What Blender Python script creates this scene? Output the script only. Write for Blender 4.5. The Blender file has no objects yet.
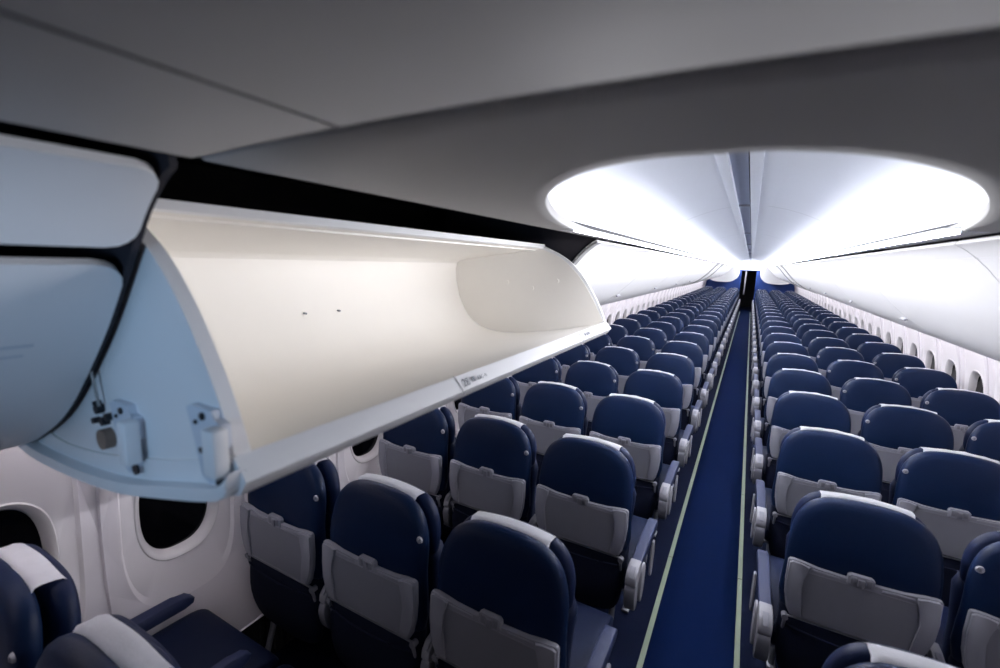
import bpy, bmesh, math, random
from mathutils import Vector, Matrix
random.seed(4)
S = bpy.context.scene
COL = S.collection

# ---------------------------------------------------------------- camera, world, exposure
CAMZ = 1.84617
def set_camera():
    a, b, c = 0.4930, 0.1621, 0.0393          # yaw left, pitch down, roll
    ca, sa, cb, sb, cc, sc = math.cos(a), math.sin(a), math.cos(b), math.sin(b), math.cos(c), math.sin(c)
    fwd = Vector((-sa*cb, ca*cb, -sb)); right = Vector((ca, sa, 0)); up = right.cross(fwd)
    r2 = right*cc + up*sc; u2 = -right*sc + up*cc
    cam = bpy.data.cameras.new('camera'); o = bpy.data.objects.new('camera', cam); COL.objects.link(o)
    M = Matrix((r2, u2, -fwd)).transposed().to_4x4(); M.translation = Vector((0.0543, 0, CAMZ))
    o.matrix_world = M
    cam.sensor_width = 36; cam.lens = 36*457.5/1000; cam.clip_start = 0.02; cam.clip_end = 100
    cam.dof.use_dof = True; cam.dof.focus_distance = 3.2; cam.dof.aperture_fstop = 2.8
    S.camera = o
set_camera()
W = bpy.data.worlds.new('night'); S.world = W; W.use_nodes = True
W.node_tree.nodes['Background'].inputs[0].default_value = (0.004, 0.006, 0.012, 1)
W.node_tree.nodes['Background'].inputs[1].default_value = 0.3
S.view_settings.view_transform = 'Standard'; S.view_settings.look = 'None'
S.view_settings.gamma = 1; S.view_settings.use_curve_mapping = False
S.view_settings.exposure = 0.2
COVE = 7.5            # radiance of the LED strips in the ceiling coves
BINWASH = 600.0        # radiance of thin strips added along the cove edges to brighten the bins
WALLWASH = 9.0         # strips over the windows
S.cycles.max_bounces = 8; S.cycles.diffuse_bounces = 5
S.cycles.sample_clamp_indirect = 8

def area_lamp(name, loc, rot, sx, sy, power, color):
    l = bpy.data.lights.new(name, 'AREA'); l.shape = 'RECTANGLE'; l.size = sx; l.size_y = sy
    l.energy = power; l.color = color
    o = bpy.data.objects.new(name, l); o.location = loc; o.rotation_euler = rot; COL.objects.link(o)
    return o
# blue mood light of the rear ceiling dome, behind the camera
_l = bpy.data.lights.new('blue_mood_lamp', 'SPOT'); _l.energy = 10; _l.color = (0.42, 0.68, 1.0)
_l.spot_size = math.radians(70); _l.spot_blend = 1.0; _l.shadow_soft_size = 0.10
_o = bpy.data.objects.new('blue_mood_lamp', _l); COL.objects.link(_o); _o.location = (-0.28, -0.48, 1.74)
_o.rotation_euler = (Vector((-0.78, 0.30, 1.66))-_o.location).to_track_quat('-Z', 'Y').to_euler()

# ---------------------------------------------------------------- materials
def mat(name, col, rough=0.5, metal=0.0, noise=0.0, nscale=40, bump=0.0, bscale=300, emit=None, spec=0.5, coat=0.0, stretch=None):
    m = bpy.data.materials.new(name); m.use_nodes = True
    nt = m.node_tree; b = nt.nodes['Principled BSDF']
    b.inputs['Base Color'].default_value = (*col, 1); b.inputs['Roughness'].default_value = rough
    b.inputs['Metallic'].default_value = metal; b.inputs['Specular IOR Level'].default_value = spec
    b.inputs['Coat Weight'].default_value = coat
    tc = nt.nodes.new('ShaderNodeTexCoord'); src = tc.outputs['Object']
    if stretch:
        mp = nt.nodes.new('ShaderNodeMapping'); mp.inputs['Scale'].default_value = stretch
        nt.links.new(src, mp.inputs[0]); src = mp.outputs[0]
    if noise:
        n = nt.nodes.new('ShaderNodeTexNoise'); n.inputs['Scale'].default_value = nscale; n.inputs['Detail'].default_value = 4
        mx = nt.nodes.new('ShaderNodeMix'); mx.data_type = 'RGBA'
        mx.inputs[6].default_value = (*[c*(1-noise) for c in col], 1); mx.inputs[7].default_value = (*[min(1, c*(1+noise)) for c in col], 1)
        nt.links.new(src, n.inputs['Vector']); nt.links.new(n.outputs[0], mx.inputs[0]); nt.links.new(mx.outputs[2], b.inputs['Base Color'])
    if bump:
        n2 = nt.nodes.new('ShaderNodeTexNoise'); n2.inputs['Scale'].default_value = bscale; n2.inputs['Detail'].default_value = 3
        bp = nt.nodes.new('ShaderNodeBump'); bp.inputs['Strength'].default_value = bump; bp.inputs['Distance'].default_value = 0.002
        nt.links.new(src, n2.inputs['Vector']); nt.links.new(n2.outputs[0], bp.inputs['Height']); nt.links.new(bp.outputs[0], b.inputs['Normal'])
    if emit:
        b.inputs['Emission Color'].default_value = (*emit[0], 1); b.inputs['Emission Strength'].default_value = emit[1]
    return m
M = dict(
 leather=mat('navy_leather', (0.0032, 0.0115, 0.041), 0.45, noise=0.12, nscale=14, bump=0.25, bscale=220, spec=0.14),
 leather2=mat('navy_headrest_leather', (0.003, 0.009, 0.037), 0.5, noise=0.1, nscale=20, bump=0.25, bscale=260, spec=0.18),
 fabric=mat('dark_back_fabric', (0.004, 0.007, 0.022), 0.85, noise=0.25, nscale=90, bump=0.3, bscale=500, spec=0.2),
 cushion=mat('navy_cushion', (0.004, 0.009, 0.032), 0.55, noise=0.12, nscale=25, bump=0.2, bscale=300, spec=0.18),
 armpad=mat('navy_arm_pad', (0.009, 0.018, 0.068), 0.6, bump=0.1, bscale=300),
 grey=mat('grey_plastic', (0.25, 0.255, 0.30), 0.45, noise=0.04, nscale=30, bump=0.08, bscale=600),
 greyd=mat('grey_panel', (0.185, 0.188, 0.225), 0.5, noise=0.04, nscale=30, bump=0.08, bscale=600),
 light=mat('light_grey_plastic', (0.32, 0.32, 0.36), 0.42, bump=0.05, bscale=400),
 metal=mat('satin_metal', (0.32, 0.33, 0.37), 0.5, metal=0.7),
 dark=mat('dark_plastic', (0.01, 0.011, 0.016), 0.5),
 cloth=mat('white_cover_cloth', (0.88, 0.88, 0.93), 0.9, noise=0.05, nscale=60, bump=0.6, bscale=160, spec=0.1),
 bin=mat('bin_white', (0.82, 0.82, 0.84), 0.42, noise=0.015, nscale=8, bump=0.04, bscale=300),
 binin=mat('bin_liner_cream', (0.87, 0.84, 0.795), 0.55, noise=0.02, nscale=7, bump=0.04, bscale=250),
 bintrim=mat('bin_trim_grey', (0.27, 0.27, 0.27), 0.5, noise=0.05, nscale=20),
 void=mat('bin_housing_black', (0.006, 0.006, 0.010), 0.8, noise=0.2, nscale=10),
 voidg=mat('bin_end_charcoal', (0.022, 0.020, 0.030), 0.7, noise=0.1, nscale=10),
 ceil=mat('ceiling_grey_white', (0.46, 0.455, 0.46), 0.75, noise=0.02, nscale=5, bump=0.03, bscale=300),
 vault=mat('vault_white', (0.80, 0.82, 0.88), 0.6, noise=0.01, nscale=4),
 vstrip=mat('vault_blue_grey', (0.34, 0.38, 0.50), 0.5, noise=0.04, nscale=12),
 wall=mat('wall_lilac_grey', (0.66, 0.63, 0.67), 0.5, noise=0.02, nscale=6, bump=0.05, bscale=350),
 wallp=mat('window_panel_white', (0.74, 0.71, 0.74), 0.45, noise=0.015, nscale=6, bump=0.04, bscale=350),
 rim=mat('window_rim', (0.60, 0.58, 0.60), 0.4),
 glass=mat('night_window_glass', (0.002, 0.002, 0.003), 0.12, noise=0.2, nscale=3, spec=0.3),
 grille=mat('grille_black', (0.022, 0.022, 0.025), 0.7, noise=0.2, nscale=30),
 carpet=mat('navy_carpet', (0.0018, 0.0068, 0.033), 0.95, noise=0.35, nscale=260, bump=0.7, bscale=500, spec=0.03),
 carpetd=mat('under_seat_carpet', (0.003, 0.006, 0.022), 0.95, noise=0.35, nscale=260, bump=0.6, bscale=500, spec=0.1),
 glow=mat('path_strip_green', (0.30, 0.36, 0.25), 0.5, noise=0.06, nscale=20),
 blue=mat('bulkhead_blue', (0.008, 0.045, 0.23), 0.6, noise=0.15, nscale=8),
 bluec=mat('curtain_blue', (0.008, 0.04, 0.22), 0.8, noise=0.3, nscale=2, stretch=(60, 1, 0.2)),
 ink=mat('placard_ink', (0.16, 0.17, 0.20), 0.6, noise=0.1),
 placard=mat('placard_plate', (0.60, 0.64, 0.70), 0.5, noise=0.02),
 mech=mat('mechanism_white', (0.62, 0.66, 0.74), 0.4, noise=0.1, nscale=25),
 brass=mat('mechanism_brown', (0.20, 0.14, 0.11), 0.5, noise=0.2, nscale=40),
 led=mat('cove_led', (0.9, 0.9, 0.9), 0.5, emit=((0.90, 0.94, 1.0), COVE)),
 edge=mat('added_bin_wash', (0.9, 0.9, 0.9), 0.5, emit=((0.96, 0.96, 1.0), BINWASH)),
 wash=mat('wall_wash_led', (0.9, 0.9, 0.9), 0.5, emit=((1.0, 0.93, 0.97), WALLWASH)),
)

# ---------------------------------------------------------------- mesh helpers
def finish(bm, smooth=True, angle=0.6):
    bmesh.ops.recalc_face_normals(bm, faces=bm.faces)
    if smooth:
        for f in bm.faces: f.smooth = True
        for e in bm.edges:
            if len(e.link_faces) == 2 and e.calc_face_angle(0) > angle: e.smooth = False
def obj(name, bm, m, parent=None, smooth=True, angle=0.6, recalc=True):
    if recalc: finish(bm, smooth, angle)
    elif smooth:
        for f in bm.faces: f.smooth = True
    me = bpy.data.meshes.new(name); bm.to_mesh(me); bm.free()
    for x in (m if isinstance(m, (list, tuple)) else [m]): me.materials.append(x)
    o = bpy.data.objects.new(name, me); COL.objects.link(o)
    if parent: o.parent = parent
    return o
def thing(name, label, cat, loc=(0, 0, 0), group=None):
    o = bpy.data.objects.new(name, None); o.empty_display_size = 0.1; COL.objects.link(o); o.location = loc
    o['label'] = label; o['category'] = cat
    if group: o['group'] = group
    return o
def tag(o, label, cat, group=None):
    o['label'] = label; o['category'] = cat
    if group: o['group'] = group
    return o
def struct(o, label=None):
    o['kind'] = 'structure'
    if label: o['label'] = label
    return o
def crom(pts, n=6, closed=True):
    out = []; N = len(pts); rng = N if closed else N-1
    for i in range(rng):
        if closed: p = [Vector(pts[(i+k-1) % N]) for k in range(4)]
        else: p = [Vector(pts[min(max(i+k-1, 0), N-1)]) for k in range(4)]
        for j in range(n):
            t = j/n
            out.append(0.5*((2*p[1])+(p[2]-p[0])*t+(2*p[0]-5*p[1]+4*p[2]-p[3])*t*t+(-p[0]+3*p[1]-3*p[2]+p[3])*t**3))
    if not closed: out.append(Vector(pts[-1]))
    return out
def box(bm, x0, x1, y0, y1, z0, z1, bev=0.0, seg=2, mi=0):
    vs = [bm.verts.new((x, y, z)) for x in (x0, x1) for y in (y0, y1) for z in (z0, z1)]
    F = [(0,1,3,2), (4,6,7,5), (0,4,5,1), (2,3,7,6), (0,2,6,4), (1,5,7,3)]
    fs = [bm.faces.new([vs[i] for i in f]) for f in F]
    for f in fs: f.material_index = mi
    if bev:
        es = list({e for f in fs for e in f.edges})
        bmesh.ops.bevel(bm, geom=es, offset=bev, segments=seg, affect='EDGES', profile=0.5)
def prism(bm, pts, axis, a0, a1, bev=0.0, seg=2, mi=0):
    """extrude the 2-D outline pts along axis ('x','y','z') from a0 to a1"""
    def P(p, a):
        return {'x': (a, p[0], p[1]), 'y': (p[0], a, p[1]), 'z': (p[0], p[1], a)}[axis]
    A = [bm.verts.new(P(p, a0)) for p in pts]; B = [bm.verts.new(P(p, a1)) for p in pts]
    n = len(pts); caps = [bm.faces.new(A), bm.faces.new(B[::-1])]
    fs = caps + [bm.faces.new((A[i], B[i], B[(i+1) % n], A[(i+1) % n])) for i in range(n)]
    for f in fs: f.material_index = mi
    if bev:
        es = list({e for f in caps for e in f.edges})
        bmesh.ops.bevel(bm, geom=es, offset=bev, segments=seg, affect='EDGES', profile=0.5)
def cyl(bm, p0, p1, r, n=12, r1=None):
    p0, p1 = Vector(p0), Vector(p1); d = (p1-p0).normalized()
    u = d.orthogonal().normalized(); v = d.cross(u); r1 = r if r1 is None else r1
    A = [bm.verts.new(p0+(u*math.cos(t)+v*math.sin(t))*r) for t in [2*math.pi*i/n for i in range(n)]]
    B = [bm.verts.new(p1+(u*math.cos(t)+v*math.sin(t))*r1) for t in [2*math.pi*i/n for i in range(n)]]
    bm.faces.new(A); bm.faces.new(B[::-1])
    for i in range(n): bm.faces.new((A[i], B[i], B[(i+1) % n], A[(i+1) % n]))
def tube(bm, pts, r, n=8):
    rings = []
    P = [Vector(p) for p in pts]
    for i, p in enumerate(P):
        d = (P[min(i+1, len(P)-1)]-P[max(i-1, 0)]).normalized()
        u = d.cross(Vector((1, 0, 0))); u = (u if u.length > 0.1 else d.cross(Vector((0, 1, 0)))).normalized(); v = d.cross(u)
        rings.append([bm.verts.new(p+(u*math.cos(t)+v*math.sin(t))*r) for t in [2*math.pi*k/n for k in range(n)]])
    for a, b in zip(rings, rings[1:]):
        for k in range(n): bm.faces.new((a[k], b[k], b[(k+1) % n], a[(k+1) % n]))
    bm.faces.new(rings[0]); bm.faces.new(rings[-1][::-1])
def pillow(bm, outline, ymid, tb, tf, prof=None, c=None):
    """rounded slab: outline in xz, ymid(z) the middle depth, tb/tf thickness to the back/front"""
    prof = prof or [(0.0, 1.0), (0.55, 1.0), (0.82, 0.94), (0.93, 0.78), (0.985, 0.45), (1.0, 0.0)]
    cx = sum(p[0] for p in outline)/len(outline) if c is None else c[0]
    cz = sum(p[1] for p in outline)/len(outline) if c is None else c[1]
    seq = [(s, -tb*k) for s, k in prof] + [(s, tf*k) for s, k in prof[::-1][1:]]
    rings = []
    for s, dy in seq:
        if s == 0: rings.append([bm.verts.new((cx, ymid(cz)+dy, cz))]); continue
        rings.append([bm.verts.new((cx+(p[0]-cx)*s, ymid(cz+(p[1]-cz)*s)+dy, cz+(p[1]-cz)*s)) for p in outline])
    n = len(outline)
    for a, b in zip(rings, rings[1:]):
        for k in range(n):
            k2 = (k+1) % n
            if len(a) == 1: bm.faces.new((a[0], b[k], b[k2]))
            elif len(b) == 1: bm.faces.new((a[k], b[0], a[k2]))
            else: bm.faces.new((a[k], b[k], b[k2], a[k2]))
def grid(bm, rows, mi=0):
    """rows: list of equal-length lists of points"""
    V = [[bm.verts.new(p) for p in r] for r in rows]
    for a, b in zip(V, V[1:]):
        for i in range(len(a)-1):
            f = bm.faces.new((a[i], a[i+1], b[i+1], b[i])); f.material_index = mi
    return V

# ---------------------------------------------------------------- setting: floor
Y0, Y1 = -3.0, 23.2
def slab(name, x0, x1, y0, y1, z0, z1, m, label=None):
    bm = bmesh.new(); box(bm, x0, x1, y0, y1, z0, z1)
    return struct(obj(name, bm, m, smooth=False), label)
slab('floor', -1.75, 1.75, Y0, Y1+2.5, -0.06, 0.0, M['carpetd'], 'dark carpet under the seats')
slab('trim_1', -0.187, 0.187, Y0, Y1+0.4, 0.0, 0.004, M['carpet'], 'navy blue aisle carpet runner')
def path_strip(sx, name, label):
    bm = bmesh.new(); y = Y0; L = 1.18
    while y < 22.4:
        box(bm, sx-0.0125, sx+0.0125, y, min(y+L-0.004, 22.4), 0.0, 0.007, bev=0.002, seg=1); y += L
    return struct(obj(name, bm, M['glow']), label)
path_strip(-0.1985, 'trim_2', 'pale green floor path strip along the left of the aisle')
path_strip(0.1985, 'trim_3', 'pale green floor path strip along the right of the aisle')

# ---------------------------------------------------------------- setting: side walls with window openings
WZ0, WZ1 = 0.25, 1.56
def wx(z): return math.sqrt(1.77**2-(z-0.8)**2)
def make_wall(side, pitch, yc0, name):
    sg = -1 if side == 'left' else 1
    zc, N = 0.878, 64
    bm = bmesh.new()
    glasses = []
    def superell(t, a, b, e=2.6):
        c, s = math.cos(t), math.sin(t)
        return (a*math.copysign(abs(c)**(2/e), c), b*math.copysign(abs(s)**(2/e), s))
    bays = []
    k0 = math.floor((Y0-yc0)/pitch+0.5)
    k = k0
    while yc0+(k-0.5)*pitch < Y1:
        bays.append(yc0+k*pitch); k += 1
    for yc in bays:
        half = pitch/2
        # angles hit the four rectangle corners exactly
        ang = []
        cors = [math.atan2(WZ0-zc, -half), math.atan2(WZ0-zc, half), math.atan2(WZ1-zc, half), math.atan2(WZ1-zc, -half)]
        cors = sorted(c % (2*math.pi) for c in cors)
        for i in range(4):
            a0, a1 = cors[i], cors[(i+1) % 4]
            if a1 < a0: a1 += 2*math.pi
            for j in range(N//4): ang.append(a0+(a1-a0)*j/(N//4))
        def rect(t, h=half, zt=WZ1-zc, zb=WZ0-zc):
            c, s = math.cos(t), math.sin(t); r = 1e9
            if abs(c) > 1e-9: r = min(r, h/abs(c))
            if s > 1e-9: r = min(r, zt/s)
            if s < -1e-9: r = min(r, zb/s)
            return (c*r, s*r)
        def Upan(t, h, b):
            # light panel round each window: flat bottom with big round corners
            c, s = math.cos(t), math.sin(t)
            e = 3.4 if s < 0 else 8
            bb = b if s < 0 else (WZ1-zc)*0.995
            return (h*math.copysign(abs(c)**(2/e), c), bb*math.copysign(abs(s)**(2/e), s)) 
        defs = [
            ([rect(t) for t in ang], -0.012, 0),
            ([(p[0]*0.985, p[1] if abs(p[1]) > 0.3 else p[1]) for p in [rect(t) for t in ang]], 0.0, 0),
            ([Upan(t, half*0.80, 0.375) for t in ang], 0.0, 0),
            ([Upan(t, half*0.765, 0.350) for t in ang], 0.012, 1),
            ([superell(t, 0.150, 0.222) for t in ang], 0.012, 1),
            ([superell(t, 0.146, 0.218) for t in ang], 0.008, 2),
            ([superell(t, 0.140, 0.211) for t in ang], 0.010, 2),
            ([superell(t, 0.132, 0.203) for t in ang], 0.018, 2),
            ([superell(t, 0.125, 0.195) for t in ang], 0.032, 2),
            ([superell(t, 0.121, 0.191) for t in ang], 0.052, 2)]
        rings = []
        for pts, out, mi in defs:
            ring = []
            for (dy, dz) in pts:
                z = min(max(zc+dz, WZ0), WZ1)
                ring.append(bm.verts.new((sg*(wx(z)+out), yc+dy, z)))
            rings.append((ring, mi))
        for (a, _), (b, mi) in zip(rings, rings[1:]):
            for i in range(N):
                j = (i+1) % N
                f = bm.faces.new((a[i], a[j], b[j], b[i])); f.material_index = mi
        glasses.append(yc)
    w = obj(name, bm, [M['wall'], M['wallp'], M['rim']], smooth=True, angle=0.5)
    struct(w, 'lilac white cabin side wall panels with window surrounds')
    n = 0
    for yc in glasses:
        if yc < -0.4: continue
        g = bmesh.new()
        pts = [superell(2*math.pi*i/40, 0.125, 0.195) for i in range(40)]
        xg = wx(zc)+0.047
        prism(g, [(yc+p[0], zc+p[1]) for p in pts], 'x', sg*xg, sg*(xg+0.006))
        n += 1
        o = obj('window_%d' % (n if side == 'left' else n+60), g, M['glass'], smooth=False)
        struct(o, 'black night pane of a rounded cabin window')
    return w
make_wall('left', 0.502, 0.862, 'wall_left')
make_wall('right', 0.552, 5.07-0.552*15, 'wall_right')
# ribbed return-air grilles at the foot of the walls
for sg, nm in ((-1, 'baseboard_left'), (1, 'baseboard_right')):
    bm = bmesh.new()
    x0, x1 = (1.70, 1.73)
    box(bm, sg*1.69, sg*1.74, Y0, Y1, 0.0, 0.252)
    y = -0.2
    while y < 9:
        if (y % 0.535) < 0.40:
            box(bm, sg*1.678, sg*1.692, y, y+0.012, 0.03, 0.225)
        y += 0.034
    struct(obj(nm, bm, M['grille'], smooth=False), 'black ribbed air grille along the foot of the wall')

# ---------------------------------------------------------------- setting: ceiling
HW = 0.52
def lowz(x): return 1.946 + 0.016*(1-(x/HW)**2)
OPEN = [(0, .55), (.07, .555), (.15, .60), (.23, .695), (.30, .825), (.37, 1.02), (.42, 1.21), (.455, 1.40), (.48, 1.60), (.50, 1.85), (.512, 2.05), (.52, 2.3)]
OPEN = [(p.x, p.y) for p in crom([(-.07, .555)]+OPEN, 8, closed=False)][8:]
def yopen(x):
    x = abs(x)
    for (a, ya), (b, yb) in zip(OPEN, OPEN[1:]):
        if x <= b: return ya+(yb-ya)*(x-a)/(b-a)
    return OPEN[-1][1]
def ceil_panel(name, xa, xb, ya, yb, label):
    bm = bmesh.new(); n = 40 if yb is not None else 160
    xs = [xa+(xb-xa)*i/n for i in range(n+1)]
    rows = []
    for x in xs:
        ye = yb if yb is not None else yopen(x)
        r = [(x, ya+0.003, lowz(x)+0.012), (x, ya+0.003, lowz(x)+0.003), (x, ya+0.006, lowz(x))]
        r += [(x, ya+0.006+(ye-ya-0.014)*j/8, lowz(x)) for j in range(1, 9)]
        if yb is None:
            r += [(x, ye-0.004, lowz(x)+0.001), (x, ye, lowz(x)+0.005), (x, ye+0.001, lowz(x)+0.02), (x, ye+0.001, 2.30 if abs(x) < 0.26 else lowz(x)+0.021)]
        else:
            r += [(x, ye-0.003, lowz(x)+0.003), (x, ye-0.003, lowz(x)+0.012)]
        rows.append(r)
    grid(bm, rows)
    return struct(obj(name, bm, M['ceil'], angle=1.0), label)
SY, SX = 0.318, -0.285
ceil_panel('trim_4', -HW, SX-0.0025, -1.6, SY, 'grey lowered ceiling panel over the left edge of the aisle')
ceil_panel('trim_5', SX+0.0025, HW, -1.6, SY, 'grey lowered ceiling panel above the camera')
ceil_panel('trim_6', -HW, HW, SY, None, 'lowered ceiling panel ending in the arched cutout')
slab('trim_7', -HW, HW, -1.6, 0.45, 2.06, 2.08, M['void'], 'dark backing above the lowered ceiling')
# rear ceiling behind the camera
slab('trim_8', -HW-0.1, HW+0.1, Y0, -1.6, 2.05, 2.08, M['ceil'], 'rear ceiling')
# vaulted ceiling
VP_ = crom([(HW+.01, 1.962), (.513, 2.03), (.475, 2.10), (.40, 2.155), (.30, 2.20), (.20, 2.232), (.12, 2.25)], 4, closed=False)
def vault():
    bm = bmesh.new(); CX = -0.029
    half = [(p.x, p.y) for p in VP_]
    right = half + [(.078+CX, 2.252)]
    left = [(-.078+CX, 2.252)] + [(-x, z) for x, z in half[::-1]]
    ys = [0.50]+[1+i*1.0 for i in range(23)]+[Y1]
    for sec in (right, left):
        grid(bm, [[(x, y, z) for x, z in sec] for y in ys])
    return struct(obj('ceiling', bm, M['vault'], angle=1.2), 'white vaulted cabin ceiling lit from its coves')
vault()
bm = bmesh.new()
box(bm, -0.107, -0.067, 0.46, Y1, 2.238, 2.27, bev=0.003); box(bm, 0.004, 0.049, 0.46, Y1, 2.238, 2.27, bev=0.003)
struct(obj('trim_9', bm, M['vault']), 'white rails along the ceiling centre line')
bm = bmesh.new()
box(bm, -0.069, -0.004, 0.46, Y1, 2.262, 2.28)
struct(obj('trim_10', bm, M['vstrip'], smooth=False), 'blue grey strip along the ceiling centre line')
bm = bmesh.new()
box(bm, -0.006, 0.006, 0.46, Y1, 2.268, 2.285); box(bm, -0.117, 0.06, 0.46, Y1, 2.285, 2.30)
struct(obj('trim_11', bm, M['void'], smooth=False), 'dark groove along the ceiling centre line')
bm = bmesh.new()
y = 3.49
while y < Y1:
    box(bm, -0.067, 0.004, y-0.006, y+0.006, 2.250, 2.268)
    for s in (-1, 1):
        pts = [(s*p.x, p.y) for p in VP_[8:]] + [(s*.10, 2.251)]
        a = [bm.verts.new((x, y-0.004, z-0.0025)) for x, z in pts]; b = [bm.verts.new((x, y+0.004, z-0.0025)) for x, z in pts]
        for i in range(len(a)-1): bm.faces.new((a[i], a[i+1], b[i+1], b[i]))
    y += 2.7
struct(obj('trim_12', bm, M['light'], smooth=False), 'cross seams of the vaulted ceiling')
# cove ledges, LED strips lying on them, added edge strips brightening the bins
for s, a, b, c in ((-1, 13, 15, 31), (1, 14, 16, 32)):
    bm = bmesh.new()
    pts = [(s*0.428, 1.9525), (s*0.4555, 1.952), (s*0.4558, 1.9435), (s*0.461, 1.9425), (s*0.49, 1.945), (s*0.521, 1.948), (s*0.521, 1.956), (s*0.49, 1.953), (s*0.456, 1.957), (s*0.429, 1.9555)]  # inner lip extended as a hood, added to keep strip light off the vault
    prism(bm, pts, 'y', 1.42, Y1-0.02)
    struct(obj('trim_%d' % a, bm, M['vault']), 'white cove ledge beside the vaulted ceiling')
    bm = bmesh.new()
    V = [bm.verts.new(p) for p in ((s*0.478, 1.0, 1.9585), (s*0.508, 1.0, 1.9585), (s*0.508, Y1-0.05, 1.9585), (s*0.478, Y1-0.05, 1.9585))]
    f = bm.faces.new(V); bm.normal_update()
    if f.normal.z < 0: f.normal_flip()
    box(bm, s*0.476, s*0.510, 1.0, Y1-0.05, 1.9545, 1.958)
    struct(obj('trim_%d' % b, bm, M['led'], smooth=False, recalc=False), 'glowing LED strip hidden in the ceiling cove')
    bm = bmesh.new()
    V = [bm.verts.new(p) for p in ((s*0.4550, 1.42, 1.9515), (s*0.4550, 1.42, 1.9440), (s*0.4550, Y1-0.05, 1.9440), (s*0.4550, Y1-0.05, 1.9515))]
    bm.faces.new(V); struct(obj('trim_%d' % c, bm, M['edge'], smooth=False), 'added light strip on the cove edge, brightening the bins')

# ---------------------------------------------------------------- setting: service rail between bins and wall
for s, a, b, c in ((-1, 17, 19, 21), (1, 18, 20, 22)):
    bm = bmesh.new()
    pts = [(s*1.335, 1.455), (s*1.36, 1.438), (s*1.50, 1.442), (s*1.545, 1.47), (s*1.60, 1.53), (s*1.62, 1.58), (s*1.335, 1.60)]
    prism(bm, pts, 'y', Y0, Y1)
    struct(obj('trim_%d' % a, bm, M['bin']), 'service panel rail under the overhead bins')
    bm = bmesh.new()
    box(bm, s*1.49, s*1.53, -1.5, Y1-0.05, 1.434, 1.441)
    struct(obj('trim_%d' % b, bm, M['wash'], smooth=False), 'wall washing light strip above the windows')
    # black housing behind the bins
    bm = bmesh.new()
    box(bm, s*1.50, s*1.53, Y0, Y1, 1.60, 2.12); box(bm, s*0.53, s*1.53, Y0, Y1, 2.10, 2.12)
    box(bm, s*0.524, s*0.534, Y0, Y1, 1.955, 2.12)
    struct(obj('trim_%d' % c, bm, M['void'], smooth=False), 'black housing behind the overhead bins')

# ---------------------------------------------------------------- overhead bins
PROF = [(.534, 1.934), (.560, 1.919), (.60, 1.884), (.65, 1.824), (.722, 1.737), (.79, 1.668), (.86, 1.604), (.925, 1.556), (1.00, 1.515), (1.09, 1.474), (1.20, 1.444), (1.33, 1.435)]
PS = crom(PROF, 8, closed=False)
def curved_panel(bm, sg, pts, y0, y1, r=0.02, th=0.012, mi=0, corners=(1, 1, 1, 1)):
    """sheet following the cross-section pts; corners (top y0, top y1, bottom y0, bottom y1) rounded"""
    L = [0]
    for a, b in zip(pts, pts[1:]): L.append(L[-1]+(b-a).length)
    T = L[-1]
    # refine ends
    ss = []
    base = [0, .1*r, .3*r, .6*r, r]
    ss = base + [r+(T-2*r)*k/30 for k in range(1, 30)] + [T-x for x in base[::-1]]
    def at(s):
        for i in range(len(L)-1):
            if s <= L[i+1]+1e-9:
                f = (s-L[i])/max(L[i+1]-L[i], 1e-9); return pts[i].lerp(pts[i+1], f), (pts[i+1]-pts[i]).normalized()
        return pts[-1], (pts[-1]-pts[-2]).normalized()
    def ins(d, on): return (r-math.sqrt(max(r*r-(r-d)**2, 0))) if on and d < r else 0.0
    out, inn = [], []
    ny = 6
    for s in ss:
        p, t = at(s); n = Vector((t.y, -t.x))      # points away from the room
        a = y0+ins(s, corners[0])+ins(T-s, corners[2]); b = y1-ins(s, corners[1])-ins(T-s, corners[3])
        out.append([(sg*p.x, a+(b-a)*k/ny, p.y) for k in range(ny+1)])
        q = p - n*th if (p - n*th).x > p.x-1e-6 or True else p
        q = p + Vector((abs(n.x), abs(n.y)))*th
        inn.append([(sg*q.x, a+(b-a)*k/ny, q.y) for k in range(ny+1)])
    A = grid(bm, out, mi); B = grid(bm, inn, mi)
    def bridge(a, b):
        for i in range(len(a)-1): bm.faces.new((a[i], a[i+1], b[i+1], b[i])).material_index = mi
    bridge(A[0], B[0]); bridge(A[-1], B[-1])
    bridge([r_[0] for r_ in A], [r_[0] for r_ in B]); bridge([r_[-1] for r_ in A], [r_[-1] for r_ in B])
def split(z):
    i = min(range(len(PS)), key=lambda k: abs(PS[k].y-z)); return i
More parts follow.
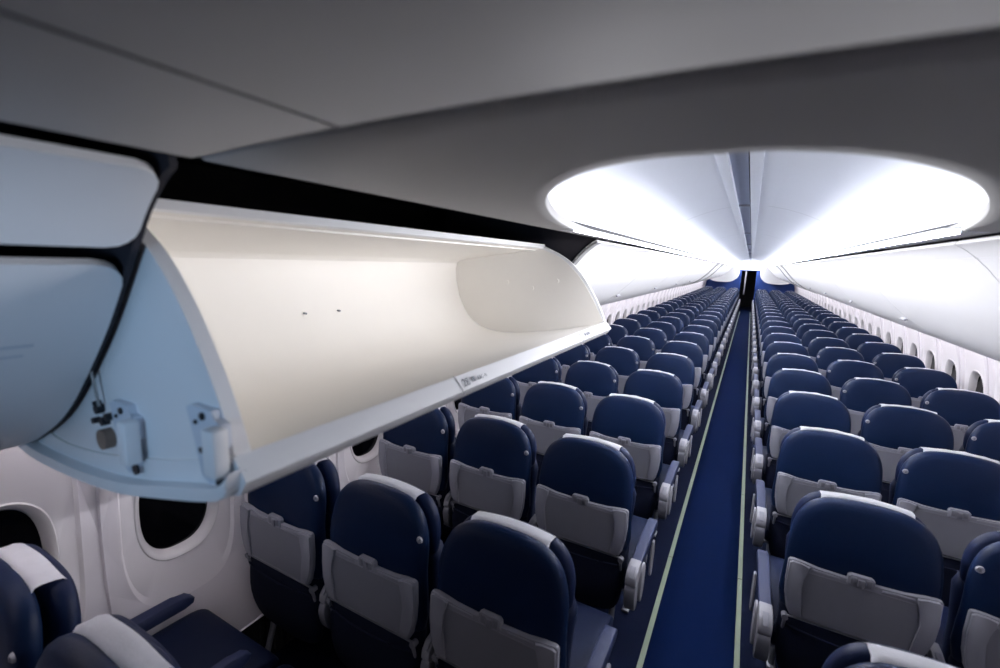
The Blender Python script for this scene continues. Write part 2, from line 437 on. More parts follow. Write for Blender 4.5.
def closed_bin(sg, y0, y1, jz, gap, label, r=0.006, group='closed overhead bins', latch=True):
    t = thing('overhead_bin', label, 'overhead bin', (sg*0.9, (y0+y1)/2, 1.462), group)
    def loc(o):
        o.location = -Vector(t.location); return o
    i = split(jz)
    bm = bmesh.new(); curved_panel(bm, sg, PS[(0 if latch else 4):i+1], y0+0.004, y1-0.004, r=r)
    loc(obj('valance', bm, M['bin'], t, angle=0.7))
    acc = 0.0; j = i
    while acc < gap: acc += (PS[j+1]-PS[j]).length; j += 1
    low = [PS[j]+(PS[j-1]-PS[j]).normalized()*(acc-gap)] + PS[j:]
    bm = bmesh.new(); curved_panel(bm, sg, low, y0+0.004, y1-0.004, r=max(r*1.2, 0.006))
    d = loc(obj('bin_door', bm, M['bin'], t, angle=0.7))
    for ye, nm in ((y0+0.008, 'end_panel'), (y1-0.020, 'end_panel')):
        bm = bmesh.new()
        if not latch and ye > 0: ye = y1-0.0055; o_f = 0.002  # near bin: plate pushed out, its dark band standing for seal and shade
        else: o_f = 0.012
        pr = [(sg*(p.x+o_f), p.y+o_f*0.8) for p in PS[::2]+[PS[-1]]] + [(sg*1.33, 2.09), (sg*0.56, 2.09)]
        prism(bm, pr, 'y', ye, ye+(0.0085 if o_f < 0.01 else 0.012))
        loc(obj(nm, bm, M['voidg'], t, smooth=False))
    # grey edge trim following the face at the near end
    if latch:
        q = PS[split(1.60)]
        bm = bmesh.new()
        for dx, dz, L in ((0.0, 0.0, 0.05), (0.0, 0.0, 0.0)):
            if L: box(bm, -0.012, 0.012, -0.045, 0.045, -0.006, 0.006, bev=0.003)
        o = obj('latch', bm, M['light'], d); o.rotation_euler = (0, sg*math.radians(-45), 0)
        o.location = (sg*(q.x-0.002), y0+0.10, q.y-0.002)
    return t
LB = [0.305+1.64*k for k in range(-2, 15)]
RB = [1.72+1.64*k for k in range(-3, 14)]
ords = ['zeroth', 'first', 'second', 'third', 'fourth', 'fifth', 'sixth', 'seventh', 'eighth', 'ninth', 'tenth', 'eleventh', 'twelfth', 'thirteenth', 'fourteenth', 'fifteenth', 'sixteenth', 'seventeenth', 'eighteenth', 'nineteenth', 'twentieth', 'twenty-first', 'twenty-second', 'twenty-third', 'twenty-fourth', 'twenty-fifth', 'twenty-sixth', 'twenty-seventh', 'twenty-eighth']
nearbin = closed_bin(-1, LB[0], LB[2]-0.005, 1.842, 0.028, 'closed bluish white overhead bin at left edge, nearest the camera', r=0.03, group=None, latch=False)
# printed notice on the near bin
bm = bmesh.new()
q = PS[split(1.705)]; q2 = PS[split(1.725)]
for z0, z1, y0, y1 in ((1.712, 1.716, 0.10, 0.222), (1.698, 1.701, 0.12, 0.215)):
    a, b = PS[split(z0)], PS[split(z1)]
    def onp(z):
        for p, r_ in zip(PS, PS[1:]):
            if r_.y <= z <= p.y: return p.x+(r_.x-p.x)*(p.y-z)/(p.y-r_.y)
        return PS[0].x
    V = [bm.verts.new(p) for p in ((-onp(z0)+0.0012, y0, z0), (-onp(z0)+0.0012, y1, z0), (-onp(z1)+0.0012, y1, z1), (-onp(z1)+0.0012, y0, z1))]
    bm.faces.new(V)
o = obj('notice', bm, M['placard'], nearbin.children[1], smooth=False); o.location = (0, 0, 0); o['label'] = 'faint grey printed line'
nb = 0
for k in range(3, 15):
    if LB[k] > 19.5: break
    nb += 1
    closed_bin(-1, LB[k], LB[k+1], 1.90, 0.0015, '%s closed white overhead bin on the left wall beyond the open bin' % ords[nb])
nb = 0
for k in range(2, 15):
    if RB[k] > 19.5: break
    nb += 1
    closed_bin(1, RB[k], RB[k+1], 1.90, 0.0015, '%s closed white overhead bin in view on the right wall' % ords[nb])
# grey trim band round the near end of the bin beyond the open one, and class bands further on
def band(sg, y0, y1, name, m, label, off=0.004, i1=None):
    bm = bmesh.new(); pts = PS[:i1] if i1 else PS
    rows = []
    for p, q in zip(pts, pts[1:]+[pts[-1]+(pts[-1]-pts[-2])]):
        t = (q-p).normalized(); n = Vector((-abs(t.y), -abs(t.x)))
        a = p+n*off
        rows.append([(sg*(p.x+0.003), y0, p.y+0.003), (sg*a.x, y0, a.y), (sg*a.x, y1, a.y), (sg*(p.x+0.003), y1, p.y+0.003)])
    grid(bm, rows)
    return struct(obj(name, bm, m), label)
band(-1, 1.936, 1.985, 'trim_23', M['bintrim'], 'grey edge trim on the bin beyond the open bin', 0.003)
for s, a in ((-1, 24), (1, 28)):
    for j, (y0, y1) in enumerate(((10.3, 10.55), (12.0, 12.25))):
        band(s, y0, y1, 'trim_%d' % (a+j), M['bintrim'], 'grey ring trim across the overhead bins', 0.010)

# ---------------------------------------------------------------- the open bin
OY0, OY1 = 0.312, 1.936
ob = thing('overhead_bin', 'open overhead bin with cream interior, dropped down above the left seats', 'overhead bin', (-0.9, 1.12, 1.455))
def lo(o): o.location = -Vector(ob.location); return o
inner = [(-.780, 1.899), (-.95, 1.874), (-1.10, 1.852), (-1.205, 1.836), (-1.236, 1.822), (-1.243, 1.79), (-1.236, 1.73), (-1.218, 1.66), (-1.185, 1.595), (-1.14, 1.545), (-1.08, 1.515), (-.985, 1.500), (-.87, 1.508), (-.75, 1.528), (-.62, 1.556), (-.50, 1.588), (-.472, 1.597)]
outer = [(-.466, 1.594), (-.449, 1.574), (-.445, 1.565), (-.455, 1.553), (-.478, 1.545), (-.606, 1.510), (-.749, 1.478), (-.924, 1.459), (-1.097, 1.456), (-1.22, 1.485), (-1.29, 1.56), (-1.315, 1.66), (-1.315, 1.78), (-1.29, 1.845), (-1.22, 1.862), (-1.0, 1.889), (-.79, 1.918), (-.776, 1.918), (-.772, 1.912), (-.772, 1.903)]
def resample(P, n):
    L = [0]
    for a, b in zip(P, P[1:]): L.append(L[-1]+(b-a).length)
    out = []
    for k in range(n):
        d = L[-1]*k/(n-1)
        i = max(j for j in range(len(L)) if L[j] <= d+1e-9); i = min(i, len(P)-2)
        out.append(P[i].lerp(P[i+1], (d-L[i])/max(L[i+1]-L[i], 1e-9)))
    return out
def bucket():
    bm = bmesh.new(); n = 60
    A = resample(crom(inner, 4, closed=False), n)
    B = resample(crom(outer[::-1], 4, closed=False), n)      # same direction as the inner line
    ys = [OY0-0.004, OY0+0.001]+[OY0+(OY1-OY0)*k/10 for k in range(1, 10)]+[OY1-0.001, OY1+0.004]
    VA = [[bm.verts.new((p.x, y, p.y)) for p in A] for y in ys]
    VB = [[bm.verts.new((p.x, y, p.y)) for p in B] for y in ys]
    for r0, r1 in zip(VA, VA[1:]):
        for i in range(n-1): bm.faces.new((r0[i], r0[i+1], r1[i+1], r1[i])).material_index = 0
    for r0, r1 in zip(VB, VB[1:]):
        for i in range(n-1): bm.faces.new((r0[i], r1[i], r1[i+1], r0[i+1])).material_index = 1
    for a, b in ((VA[0], VB[0]), (VA[-1], VB[-1])):
        for i in range(n-1): bm.faces.new((a[i], b[i], b[i+1], a[i+1])).material_index = 1
    for k in range(len(ys)-1):
        for i in (0, n-1): bm.faces.new((VA[k][i], VA[k+1][i], VB[k+1][i], VB[k][i])).material_index = 1
    return lo(obj('bucket', bm, [M['binin'], M['bin']], ob, angle=0.7))
bucket()
arc = crom([(-.776, 1.912), (-.70, 1.880), (-.633, 1.838), (-.575, 1.778), (-.525, 1.705), (-.490, 1.640), (-.468, 1.585)], 5, closed=False)
endo = [(p.x, p.y) for p in arc] + [(-.606, 1.530), (-.749, 1.495), (-.924, 1.475), (-1.097, 1.472), (-1.21, 1.50), (-1.28, 1.57), (-1.30, 1.66), (-1.30, 1.78), (-1.27, 1.842), (-1.0, 1.882)]
def end_panel(y0, y1, name):
    bm = bmesh.new(); prism(bm, endo, 'y', y0, y1, bev=0.004, seg=2)
    for f in bm.faces: f.material_index = 0
    return lo(obj(name, bm, [M['bin']], ob, angle=0.7))
e1 = end_panel(OY0, OY0+0.020, 'end_panel'); e2 = end_panel(OY1-0.012, OY1, 'end_panel')
# raised flange following the bottom of the near end
bm = bmesh.new()
o_ = crom([(-.458, 1.568), (-.478, 1.546), (-.606, 1.511), (-.749, 1.479), (-.924, 1.460), (-1.097, 1.457), (-1.22, 1.486)], 6, closed=False)
i_ = [p+Vector((0.002, 0.018)) for p in o_]
prism(bm, [(p.x, p.y) for p in o_]+[(p.x, p.y) for p in i_[::-1]], 'y', OY0-0.022, OY0+0.002, bev=0.003)
lo(obj('bottom_flange', bm, M['bin'], ob, angle=0.8))
# thin liner panels inside both ends, cream
for ya, yb in ((OY0+0.020, OY0+0.022), (OY1-0.014, OY1-0.012)):
    bm = bmesh.new()
    li = [(p.x, p.y) for p in crom([(-.782, 1.897), (-.703, 1.868), (-.64, 1.826), (-.584, 1.768), (-.535, 1.698), (-.50, 1.635), (-.480, 1.600)], 5, closed=False)]
    li += [(x, z) for x, z in inner[::-1][1:-1]]
    prism(bm, li, 'y', ya, yb)
    lo(obj('end_liner', bm, M['binin'], ob, smooth=False))
# small round fasteners on the far liner and back wall
for (x, z) in ((-.95, 1.74), (-.82, 1.72), (-.70, 1.76)):
    bm = bmesh.new(); cyl(bm, (x, OY1-0.018, z), (x, OY1-0.014, z), 0.009, 14)
    lo(obj('fastener', bm, M['binin'], ob))
for (y, z) in ((1.00, 1.647), (1.14, 1.645)):
    bm = bmesh.new(); cyl(bm, (-1.236, y, z), (-1.20, y, z), 0.0035, 8)
    lo(obj('screw', bm, M['ink'], ob))
# inner top shelf rails
bm = bmesh.new()
box(bm, -.815, -.808, OY0+0.03, OY1-0.02, 1.890, 1.897, bev=0.002)
lo(obj('shelf_rail', bm, M['binin'], ob))
# lip seams and row placards
def lip_strip(y0, y1, off, m, name, a=0.0, b=1.0):
    L = [Vector((-.4725, 1.5975)), Vector((-.466, 1.594)), Vector((-.449, 1.574)), Vector((-.445, 1.565)), Vector((-.455, 1.553))]
    n = [Vector((.3, .95)), Vector((.6, .8)), Vector((.85, .5)), Vector((1, 0)), Vector((.7, -.7))]
    bm = bmesh.new(); grid(bm, [[(p.x+q.x*off, y0, p.y+q.y*off), (p.x+q.x*off, y1, p.y+q.y*off)] for p, q in zip(L, n)])
    return lo(obj(name, bm, m, ob))
lip_strip(0.777, 0.780, 0.0012, M['ink'], 'lip_seam'); lip_strip(1.560, 1.564, 0.0012, M['ink'], 'lip_seam')
def text(body, size, loc, rot, m, name, parent):
    cu = bpy.data.curves.new('t', 'FONT'); cu.body = body; cu.size = size; cu.extrude = 0.0003
    to = bpy.data.objects.new('t', cu); COL.objects.link(to)
    dg = bpy.context.evaluated_depsgraph_get(); me = bpy.data.meshes.new_from_object(to.evaluated_get(dg))
    bpy.data.objects.remove(to); me.materials.clear(); me.materials.append(m)
    o = bpy.data.objects.new(name, me); COL.objects.link(o); o.parent = parent
    o.matrix_local = Matrix.Translation(Vector(loc)-Vector(parent.location if parent else (0, 0, 0))) @ rot.to_4x4()
    return o
# lip face: reads from the aisle, text running forward (+y)
tx = Vector((0, 1, 0)); tz = Vector((0.76, 0, 0.65)).normalized(); ty = tz.cross(tx)
R3 = Matrix((tx, ty, tz)).transposed()
pl = text('28', 0.025, (-.4490, 0.790, 1.5782), R3, M['ink'], 'row_number', ob)
pl['label'] = 'grey printed row number 28'
text('ABC \u2192', 0.013, (-.4496, 0.845, 1.5813), R3, M['ink'], 'seat_letters', ob)
bm = bmesh.new()
Mx = Matrix.Translation(Vector((-.4501, 0.828, 1.5811))) @ R3.to_4x4()
box(bm, 0, 0.009, 0, 0.012, 0, 0.0006); bmesh.ops.transform(bm, matrix=Mx, verts=bm.verts)
lo(obj('seat_symbol', bm, M['ink'], ob, smooth=False))
bm = bmesh.new()
Mx = Matrix.Translation(Vector((-.4505, 1.60, 1.5820))) @ R3.to_4x4()
for a in (0, .02, .034, .048): box(bm, a, a+.011, 0, 0.011, 0, 0.0006)
bmesh.ops.transform(bm, matrix=Mx, verts=bm.verts)
lo(obj('row_marks', bm, M['ink'], ob, smooth=False))
# hinge mechanisms on the near end
def mech(x0, x1, z0, z1, flip, name):
    bm = bmesh.new(); y1 = OY0+0.001
    w, h = x1-x0, z1-z0
    f = (lambda u: x0+u*w) if not flip else (lambda u: x1-u*w)
    pts = [(f(0), z0+.95*h), (f(.15), z1), (f(.75), z1), (f(.8), z0+.88*h), (f(1), z0+.86*h), (f(1), z0+.55*h), (f(.82), z0+.5*h), (f(.85), z0+.3*h), (f(.98), z0+.22*h), (f(.85), z0+.04*h), (f(.55), z0), (f(.35), z0+.1*h), (f(.2), z0+.55*h)]
    prism(bm, pts, 'y', y1-0.012, y1, bev=0.002)
    m_ = lo(obj(name, bm, M['mech'], ob))
    bm = bmesh.new()
    box(bm, min(f(.82), f(1.15)), max(f(.82), f(1.15)), y1-0.030, y1-0.010, z0+.25*h, z0+.85*h, bev=0.004)
    obj('roller_block', bm, M['bin'], m_)
    for (u, v, r) in ((.5, .9, .005), (.42, .45, .004), (.6, .3, .005), (.92, .62, .007), (.9, .12, .008), (.3, .8, .003)):
        bm = bmesh.new(); cyl(bm, (f(u), y1-0.0145, z0+v*h), (f(u), y1-0.011, z0+v*h), r, 14)
        obj('bolt', bm, M['dark'], m_)
    return m_
mech(-.765, -.69, 1.512, 1.618, False, 'hinge_bracket')
mech(-.555, -.478, 1.552, 1.652, False, 'hinge_bracket')
bm = bmesh.new()
cyl(bm, (-.795, OY0-0.014, 1.548), (-.795, OY0, 1.548), 0.016, 18)
lo(obj('damper_drum', bm, M['brass'], ob))
for (x, z, r) in ((-.815, 1.592, .008), (-.80, 1.575, .007), (-.83, 1.57, .005), (-.785, 1.585, .006), (-.82, 1.60, .004)):
    bm = bmesh.new(); cyl(bm, (x, OY0-0.010, z), (x, OY0, z), r, 12); lo(obj('damper_pin', bm, M['dark'], ob))
bm = bmesh.new(); tube(bm, [(-.80, OY0-0.010, 1.60), (-.81, OY0-0.012, 1.66), (-.83, OY0-0.008, 1.74)], 0.0022)
lo(obj('damper_cable', bm, M['bintrim'], ob))

# ---------------------------------------------------------------- front of the cabin
bm = bmesh.new()
box(bm, -1.80, -0.32, Y1, Y1+0.05, 0, 2.3); box(bm, 0.265, 1.80, Y1, Y1+0.05, 0, 2.3); box(bm, -0.32, 0.265, Y1, Y1+0.05, 1.78, 2.3)
box(bm, -0.36, 0.30, Y1-0.03, Y1, 1.775, 1.80)
struct(obj('wall_front', bm, M['blue'], smooth=False), 'blue front partition with a narrow doorway')
bm = bmesh.new()
box(bm, -0.7, 0.7, Y1+2.3, Y1+2.4, 0, 2.3); box(bm, -0.75, -0.7, Y1+0.05, Y1+2.4, 0, 2.3); box(bm, 0.7, 0.75, Y1+0.05, Y1+2.4, 0, 2.3); box(bm, -0.7, 0.7, Y1+0.05, Y1+2.4, 2.2, 2.3)
struct(obj('wall_vestibule', bm, M['void'], smooth=False), 'dark vestibule beyond the doorway')
bm = bmesh.new(); box(bm, -0.17, -0.12, Y1+0.1, Y1+0.14, 0.7, 1.78, bev=0.01)
tag(obj('door_post', bm, M['light']), 'pale vertical post inside the dark front doorway', 'post')
slab('trim_30', -0.7, 0.7, Y0-0.05, Y0, 0, 2.1, M['voidg'], 'rear partition behind the camera')
slab('wall_back', -1.8, 1.8, Y0-0.10, Y0-0.05, 0, 2.2, M['ceil'], 'rear end of the cabin')
bm = bmesh.new(); box(bm, -0.60, 0.60, Y1-0.03, Y1-0.002, 1.80, 2.3)
struct(obj('trim_33', bm, M['vault'], smooth=False), 'white header above the front doorway')
# deeper rounded end bins at the front partition
FP = [(.50, 1.93), (.43, 1.86), (.40, 1.72), (.415, 1.58), (.47, 1.44), (.58, 1.34), (.75, 1.285), (1.0, 1.27), (1.25, 1.285), (1.45, 1.35), (1.55, 1.5)]
for s, w in ((-1, 'left'), (1, 'right')):
    f_ = [(s*p.x, p.y) for p in crom(FP, 4, closed=False)] + [(s*1.49, 1.94), (s*.53, 1.94)]
    bm = bmesh.new(); prism(bm, f_, 'y', 21.5, Y1-0.01, bev=0.02)
    tag(obj('stowage_bin', bm, M['bin'], angle=0.8), 'deep rounded white stowage bin on the %s against the blue front partition' % w, 'overhead bin')

# ---------------------------------------------------------------- seats
def ylean(z): return 0.0 if z < 0.84 else (z-0.84)*0.16
def lean2(z): return 0.0 if z < 0.5 else (z-0.5)*0.08
shell_out = crom([(-.214, .62), (-.217, .80), (-.214, .90), (-.203, .965), (-.178, 1.018), (-.138, 1.052), (-.085, 1.068), (0, 1.073), (.085, 1.068), (.138, 1.052), (.178, 1.018), (.203, .965), (.214, .90), (.217, .80), (.214, .62), (.10, .585), (-.10, .585)], 3)
head_out = crom([(-.200, .845), (-.213, .90), (-.208, .955), (-.188, 1.005), (-.150, 1.042), (-.09, 1.058), (0, 1.062), (.09, 1.058), (.150, 1.042), (.188, 1.005), (.208, .955), (.213, .90), (.200, .845), (.10, .828), (-.10, .828)], 3)
shell_out = [Vector((p.x, p.y if p.y < .84 else .84+(p.y-.84)*.935)) for p in shell_out]
head_out = [Vector((p.x*.97, p.y if p.y < .84 else .84+(p.y-.84)*.935)) for p in head_out]
low_out = crom([(-.205, .64), (-.210, .50), (-.200, .38), (-.165, .31), (-.08, .285), (.08, .285), (.165, .31), (.200, .38), (.210, .50), (.205, .64), (.1, .655), (-.1, .655)], 3)
cush_out = crom([(-.195, .87), (-.205, .70), (-.205, .50), (-.19, .42), (0, .41), (.19, .42), (.205, .50), (.205, .70), (.195, .87), (0, .88)], 3)
tray_out = [(-.212, .814), (-.2125, .74), (-.208, .68), (-.198, .63), (-.185, .606), (-.172, .602), (.172, .602), (.185, .606), (.198, .63), (.208, .68), (.2125, .74), (.212, .814), (.208, .821), (.198, .824), (.17, .820), (.12, .811), (.05, .808), (-.05, .808), (-.12, .811), (-.17, .820), (-.198, .824), (-.208, .821)]
def mk(bmf, name, m, ang=0.6):
    bm = bmesh.new(); bmf(bm); finish(bm, True, ang)
    me = bpy.data.meshes.new(name); bm.to_mesh(me); bm.free()
    for x in (m if isinstance(m, (list, tuple)) else [m]): me.materials.append(x)
    return me
ME = {}
ME['seat_back'] = mk(lambda b: pillow(b, shell_out, lambda z: 0.028+ylean(z), 0.030, 0.030), 'seat_back', M['leather'], 1.3)
ME['headrest'] = mk(lambda b: pillow(b, head_out, lambda z: 0.100+ylean(z)*0.8, 0.026, 0.032), 'headrest', M['leather2'], 1.3)
def cover(b):
    # sheet draped over the headrest: down the back a little, over the top, down the front
    xs = [-.132+.264*i/12 for i in range(13)]
    def prof(x):
        zt = 1.050 - 0.012*(abs(x)/.13)**2
        w = 0.0015*math.sin(x*90)+0.001*math.sin(x*41+1)
        y_ = 0.046+ylean(1.0)
        return [(y_+.004, zt-.014+w), (y_+.003, zt-.001+w), (y_+.010, zt+.008+w), (y_+.020, zt+.009), (y_+.032+w, zt+.0075), (y_+.046, zt+.006+w), (y_+.060, zt+.001), (y_+.074, zt-.012), (y_+.080, zt-.035+w), (y_+.084, zt-.09), (y_+.087+w, zt-.15), (y_+.086, zt-.21)]
    rows = [[(x, y, z) for y, z in prof(x)] for x in xs]
    V = grid(b, rows)
    bmesh.ops.solidify(b, geom=b.faces[:], thickness=0.0025)
ME['headrest_cover'] = mk(cover, 'headrest_cover', M['cloth'], 1.2)
ME['backrest'] = mk(lambda b: pillow(b, cush_out, lambda z: 0.095+lean2(z), 0.04, 0.055), 'backrest', M['cushion'], 1.3)
ME['lower_back'] = mk(lambda b: pillow(b, low_out, lambda z: 0.040-0.05*math.sin(max(0, min(1, (z-.28)/.36))*math.pi)*0.5, 0.030, 0.03), 'lower_back', M['fabric'], 1.3)
def cushion(b):
    sec = crom([(.10, .37), (.10, .45), (.20, .468), (.40, .475), (.57, .470), (.625, .445), (.632, .40), (.60, .365), (.30, .355)], 3)
    n = len(sec); xs = [(-.220, .80), (-.217, .93), (-.205, .99), (-.18, 1.0), (.18, 1.0), (.205, .99), (.217, .93), (.220, .80)]
    cy, cz = .36, .415
    R = [[b.verts.new((x, cy+(p.x-cy)*(0.985 if s < .95 else 1), cz+(p.y-cz)*s)) for p in sec] for x, s in xs]
    for a, c in zip(R, R[1:]):
        for i in range(n): b.faces.new((a[i], c[i], c[(i+1) % n], a[(i+1) % n]))
    b.faces.new(R[0]); b.faces.new(R[-1][::-1])
ME['seat_cushion'] = mk(cushion, 'seat_cushion', M['cushion'], 0.9)
def tray(b):
    prism(b, tray_out, 'y', -0.020, -0.004, bev=0.004, mi=0)
    for s in (-1, 1):   # raised side wings with a curved inner edge
        w = [(s*.208, .812), (s*.209, .74), (s*.205, .685), (s*.196, .638), (s*.184, .614), (s*.150, .610), (s*.156, .66), (s*.164, .72), (s*.163, .76), (s*.150, .795), (s*.146, .812), (s*.17, .816), (s*.198, .819)]
        prism(b, w, 'y', -0.028, -0.018, bev=0.004, mi=0)
        # narrow grip slots either side of the latch
        prism(b, [(s*.058, .803), (s*.140, .806), (s*.142, .797), (s*.058, .794)], 'y', -0.0225, -0.018, bev=0.001, mi=0)
ME['tray_table'] = mk(tray, 'tray_table', [M['grey'], M['greyd']])
ME['tray_panel'] = mk(lambda b: prism(b, [(-.146, .788), (-.158, .76), (-.160, .72), (-.152, .66), (-.146, .612), (.146, .612), (.152, .66), (.160, .72), (.158, .76), (.146, .788)], 'y', -0.0212, -0.018), 'tray_panel', M['greyd'])
def latch(b):
    prism(b, [(-.034, .788), (.034, .788), (.039, .797), (.037, .822), (.029, .829), (-.029, .829), (-.037, .822), (-.039, .797)], 'y', -0.0225, -0.004, bev=0.0025)
ME['latch'] = mk(latch, 'latch', M['grey'])
def latchk(b):
    box(b, -.009, .009, -.0275, -.021, .790, .819, bev=.002)
    for s in (-1, 1): box(b, s*.021-.0075, s*.021+.0075, -.0255, -.021, .798, .823, bev=.0015)
ME['latch_knob'] = mk(latchk, 'latch_knob', M['greyd'])
ME['tray_rail'] = mk(lambda b: box(b, -.19, .20, -.016, -.008, .592, .597, bev=.0015), 'tray_rail', M['metal'])
def hinge(b):
    cyl(b, (0, -.018, .585), (0, .006, .585), 0.011, 14)
    cyl(b, (0, -.010, .575), (0, .002, .53), 0.006, 8)
ME['tray_hinge'] = mk(hinge, 'tray_hinge', M['greyd'])
def pocket(b):
    pts = crom([(-.19, .555, -.010), (-.1, .550, -.022), (0, .548, -.025), (.1, .550, -.022), (.19, .555, -.010)], 4, closed=False)
    tube(b, [(p.x, p.z, p.y) for p in pts], 0.004, 6)
ME['pocket_edge'] = mk(pocket, 'pocket_edge', M['fabric'])
def hook(b): cyl(b, (0, 0, 0), (0, -.006, 0), .0115, 18, .010)
ME['coat_hook'] = mk(hook, 'coat_hook', M['light'])
def hookc(b): box(b, -.003, .003, -.009, -.005, -.006, .006, bev=.001)
ME['hook_lever'] = mk(hookc, 'hook_lever', M['greyd'])
# arm rests: origin at the rear of the arm, x = 0 its middle
def armpad(b):
    sec = [(.003, .562), (.003, .598), (.20, .604), (.36, .600), (.405, .592), (.425, .574), (.42, .556), (.39, .548), (.20, .556)]
    prism(b, sec, 'x', -.022, .022, bev=.007, seg=3)
ME['arm_pad'] = mk(armpad, 'arm_pad', M['armpad'], 0.9)
def armcap(b):
    sec = [(-.080, .530), (-.092, .550), (-.088, .575), (-.070, .597), (-.035, .606), (.005, .608), (.005, .562), (-.015, .548), (-.04, .530)]
    prism(b, sec, 'x', -.023, .023, bev=.005, seg=3)
ME['arm_cap'] = mk(armcap, 'arm_cap', M['light'], 0.9)
ME['ashtray_lid'] = mk(lambda b: prism(b, [(-.087, .578), (-.071, .5955), (-.048, .6045), (-.049, .609), (-.074, .600), (-.091, .581)], 'x', -.011, .011, bev=.0015), 'ashtray_lid', M['grey'])
def fairing(b):
    sec = crom([(-.090, .538), (-.094, .49), (-.080, .44), (-.058, .415), (-.03, .415), (-.01, .44), (.010, .49), (.015, .545), (-.04, .548)], 3)
    prism(b, [(p.x, p.y) for p in sec], 'x', -.022, .022, bev=.006, seg=3)
ME['arm_fairing'] = mk(fairing, 'arm_fairing', M['greyd'], 0.9)
def shroud(b):
    sec = crom([(-.005, .575), (-.030, .51), (-.030, .45), (.00, .415), (.035, .43), (.055, .48), (.055, .54), (.035, .580)], 3)
    prism(b, [(p.x, p.y) for p in sec], 'x', -.006, .006, bev=.003, seg=2)
ME['side_shroud'] = mk(shroud, 'side_shroud', M['light'], 0.9)
def sloop(b):
    tube(b, [(0, .26, .40), (0, .265, .50), (0, .285, .535), (0, .305, .535), (0, .315, .50), (0, .30, .40), (0, .285, .37), (0, .265, .38), (0, .26, .40)], .006, 8)
ME['side_loop'] = mk(sloop, 'side_loop', M['light'])
def leg(b):
    tube(b, [(0, .10, .37), (0, .06, .20), (0, .00, .015)], .013, 10)
    box(b, -.018, .018, -.03, .04, .004, .018, bev=.004)
ME['rear_leg'] = mk(leg, 'leg', M['metal'])
def legf(b):
    tube(b, [(0, .46, .37), (0, .45, .20), (0, .44, .015)], .013, 10)
    box(b, -.018, .018, .41, .48, .004, .018, bev=.004)
ME['front_leg'] = mk(legf, 'leg', M['metal'])
def beam(b):
    cyl(b, (-.24, .18, .335), (.24, .18, .335), .020, 12); cyl(b, (-.24, .44, .335), (.24, .44, .335), .020, 12)
    box(b, -.22, .22, .12, .60, .345, .358)
ME['seat_frame'] = mk(beam, 'seat_frame', M['greyd'])
ME['far_trim'] = None
def part(name, me, parent, loc=(0, 0, 0), label=None):
    o = bpy.data.objects.new(name, me); COL.objects.link(o); o.parent = parent; o.location = loc
    if label: o['label'] = label
    return o
def armrest(parent, x, aisle=0, far=False, dy=0, dz=0, wall=False):
    a = part('armrest', ME['arm_pad'], parent, (x, dy, dz))
    if wall: return a
    if not aisle: a.scale = (0.72, 1, 1)
    part('arm_cap', ME['arm_cap'], a)
    if not far: part('cap_button', ME['ashtray_lid'], a)
    part('arm_fairing', ME['arm_fairing'], a)
    if aisle:
        part('side_shroud', ME['side_shroud'], a, (aisle*0.026, 0.012, 0))
        if not far: part('side_loop', ME['side_loop'], a, (aisle*0.025, 0.0, 0))
    return a
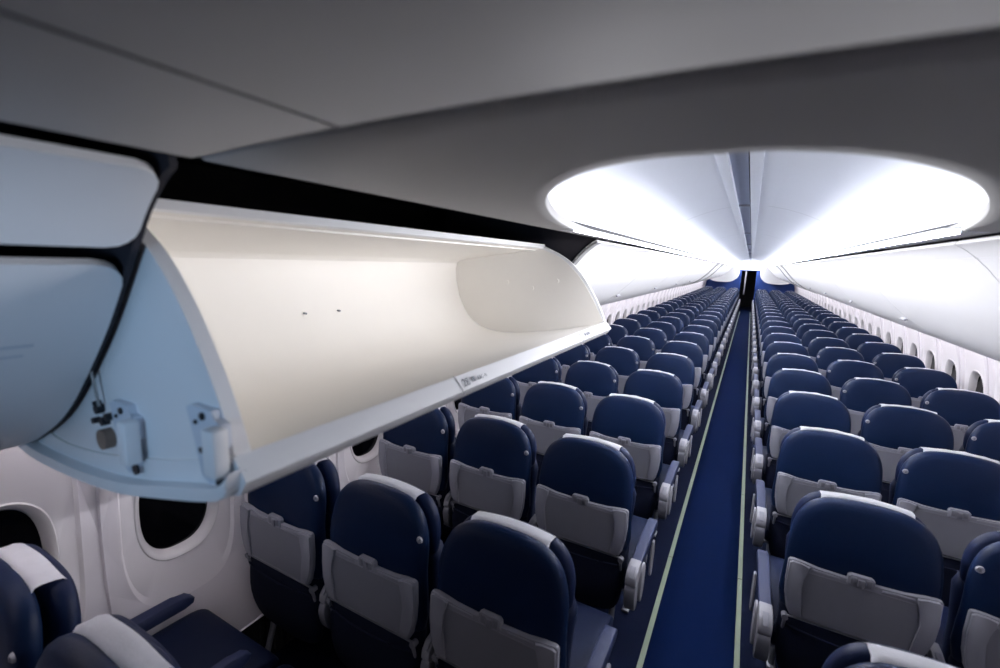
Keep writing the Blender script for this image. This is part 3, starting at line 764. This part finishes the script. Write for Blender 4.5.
def make_seat(kind, sg, far):
    """kind: 'window', 'middle', 'aisle'; sg -1 left of the aisle, 1 right"""
    t = thing('passenger_seat', 'seat', 'airplane seat')
    s = part('seat_back', ME['seat_back'], t)
    h = part('headrest', ME['headrest'], t)
    part('headrest_cover', ME['headrest_cover'], h, label='white cloth cover over the headrest')
    part('seat_cushion', ME['seat_cushion'], t)
    tr = part('tray_table', ME['tray_table'], t, label='grey folded tray table')
    if not far:
        part('tray_panel', ME['tray_panel'], tr)
        part('tray_latch_knob', ME['latch_knob'], tr)
        part('tray_rail', ME['tray_rail'], t)
        for q in (-.196, .196): part('tray_hinge', ME['tray_hinge'], t, (q, 0, 0))
        part('backrest', ME['backrest'], t)
        part('pocket_edge', ME['pocket_edge'], t)
        part('seat_frame', ME['seat_frame'], t)
        if kind != 'aisle':
            ck = part('coat_hook', ME['coat_hook'], t, (-sg*0.196, 0.020, 0.945), label='small white round coat hook')
            part('hook_lever', ME['hook_lever'], ck)
    part('tray_latch', ME['latch'], tr)
    part('lower_back', ME['lower_back'], t)
    if kind == 'aisle': armrest(t, -sg*0.258, aisle=-sg, far=far, dz=-0.006)
    else: armrest(t, -sg*0.2415, far=far, dy=0.085)
    if kind == 'window': armrest(t, sg*0.2300, far=far, dz=-0.05, dy=0.16, wall=True)
    if kind != 'middle':
        k = -1 if kind == 'aisle' else 1
        part('leg', ME['rear_leg'], t, (k*sg*0.16, 0, 0)); part('leg', ME['front_leg'], t, (k*sg*0.16, 0, 0))
    return t
def children(o, kids): return kids.get(o, [])
def copy_tree(src, parent=None):
    c = src.copy(); COL.objects.link(c); c.parent = parent
    for ch in src.children:
        d = ch.copy(); COL.objects.link(d); d.parent = c
        for g in ch.children:
            e = g.copy(); COL.objects.link(e); e.parent = d
    return c
protos = {}
XS = {'aisle': 0.499, 'middle': 0.982, 'window': 1.465}
SIDE = {-1: 'left', 1: 'right'}
ROW0, PITCH = 0.2547, 0.8008
bpy.context.view_layer.update()
for k in range(0, 27):
    far = k >= 8
    for sg in (-1, 1):
        if sg == 1 and k == 0: continue
        for kind in ('window', 'middle', 'aisle'):
            if k == 0 and kind == 'aisle': continue
            if k == 1 and sg == 1 and kind == 'window': continue
            key = (kind, sg, far)
            if key not in protos:
                protos[key] = make_seat(kind, sg, far); bpy.context.view_layer.update(); o = protos[key]
            else: o = copy_tree(protos[key])
            o.location = (sg*XS[kind], ROW0+PITCH*k, 0.0)
            if sg == -1: lab = 'navy %s seat left of aisle, %s row from the camera' % (kind, ords[k+1])
            else: lab = 'navy %s seat right of aisle, %s row in view from the camera' % (kind, ords[k])
            o['label'] = lab
            o['group'] = 'navy passenger seats in rows'
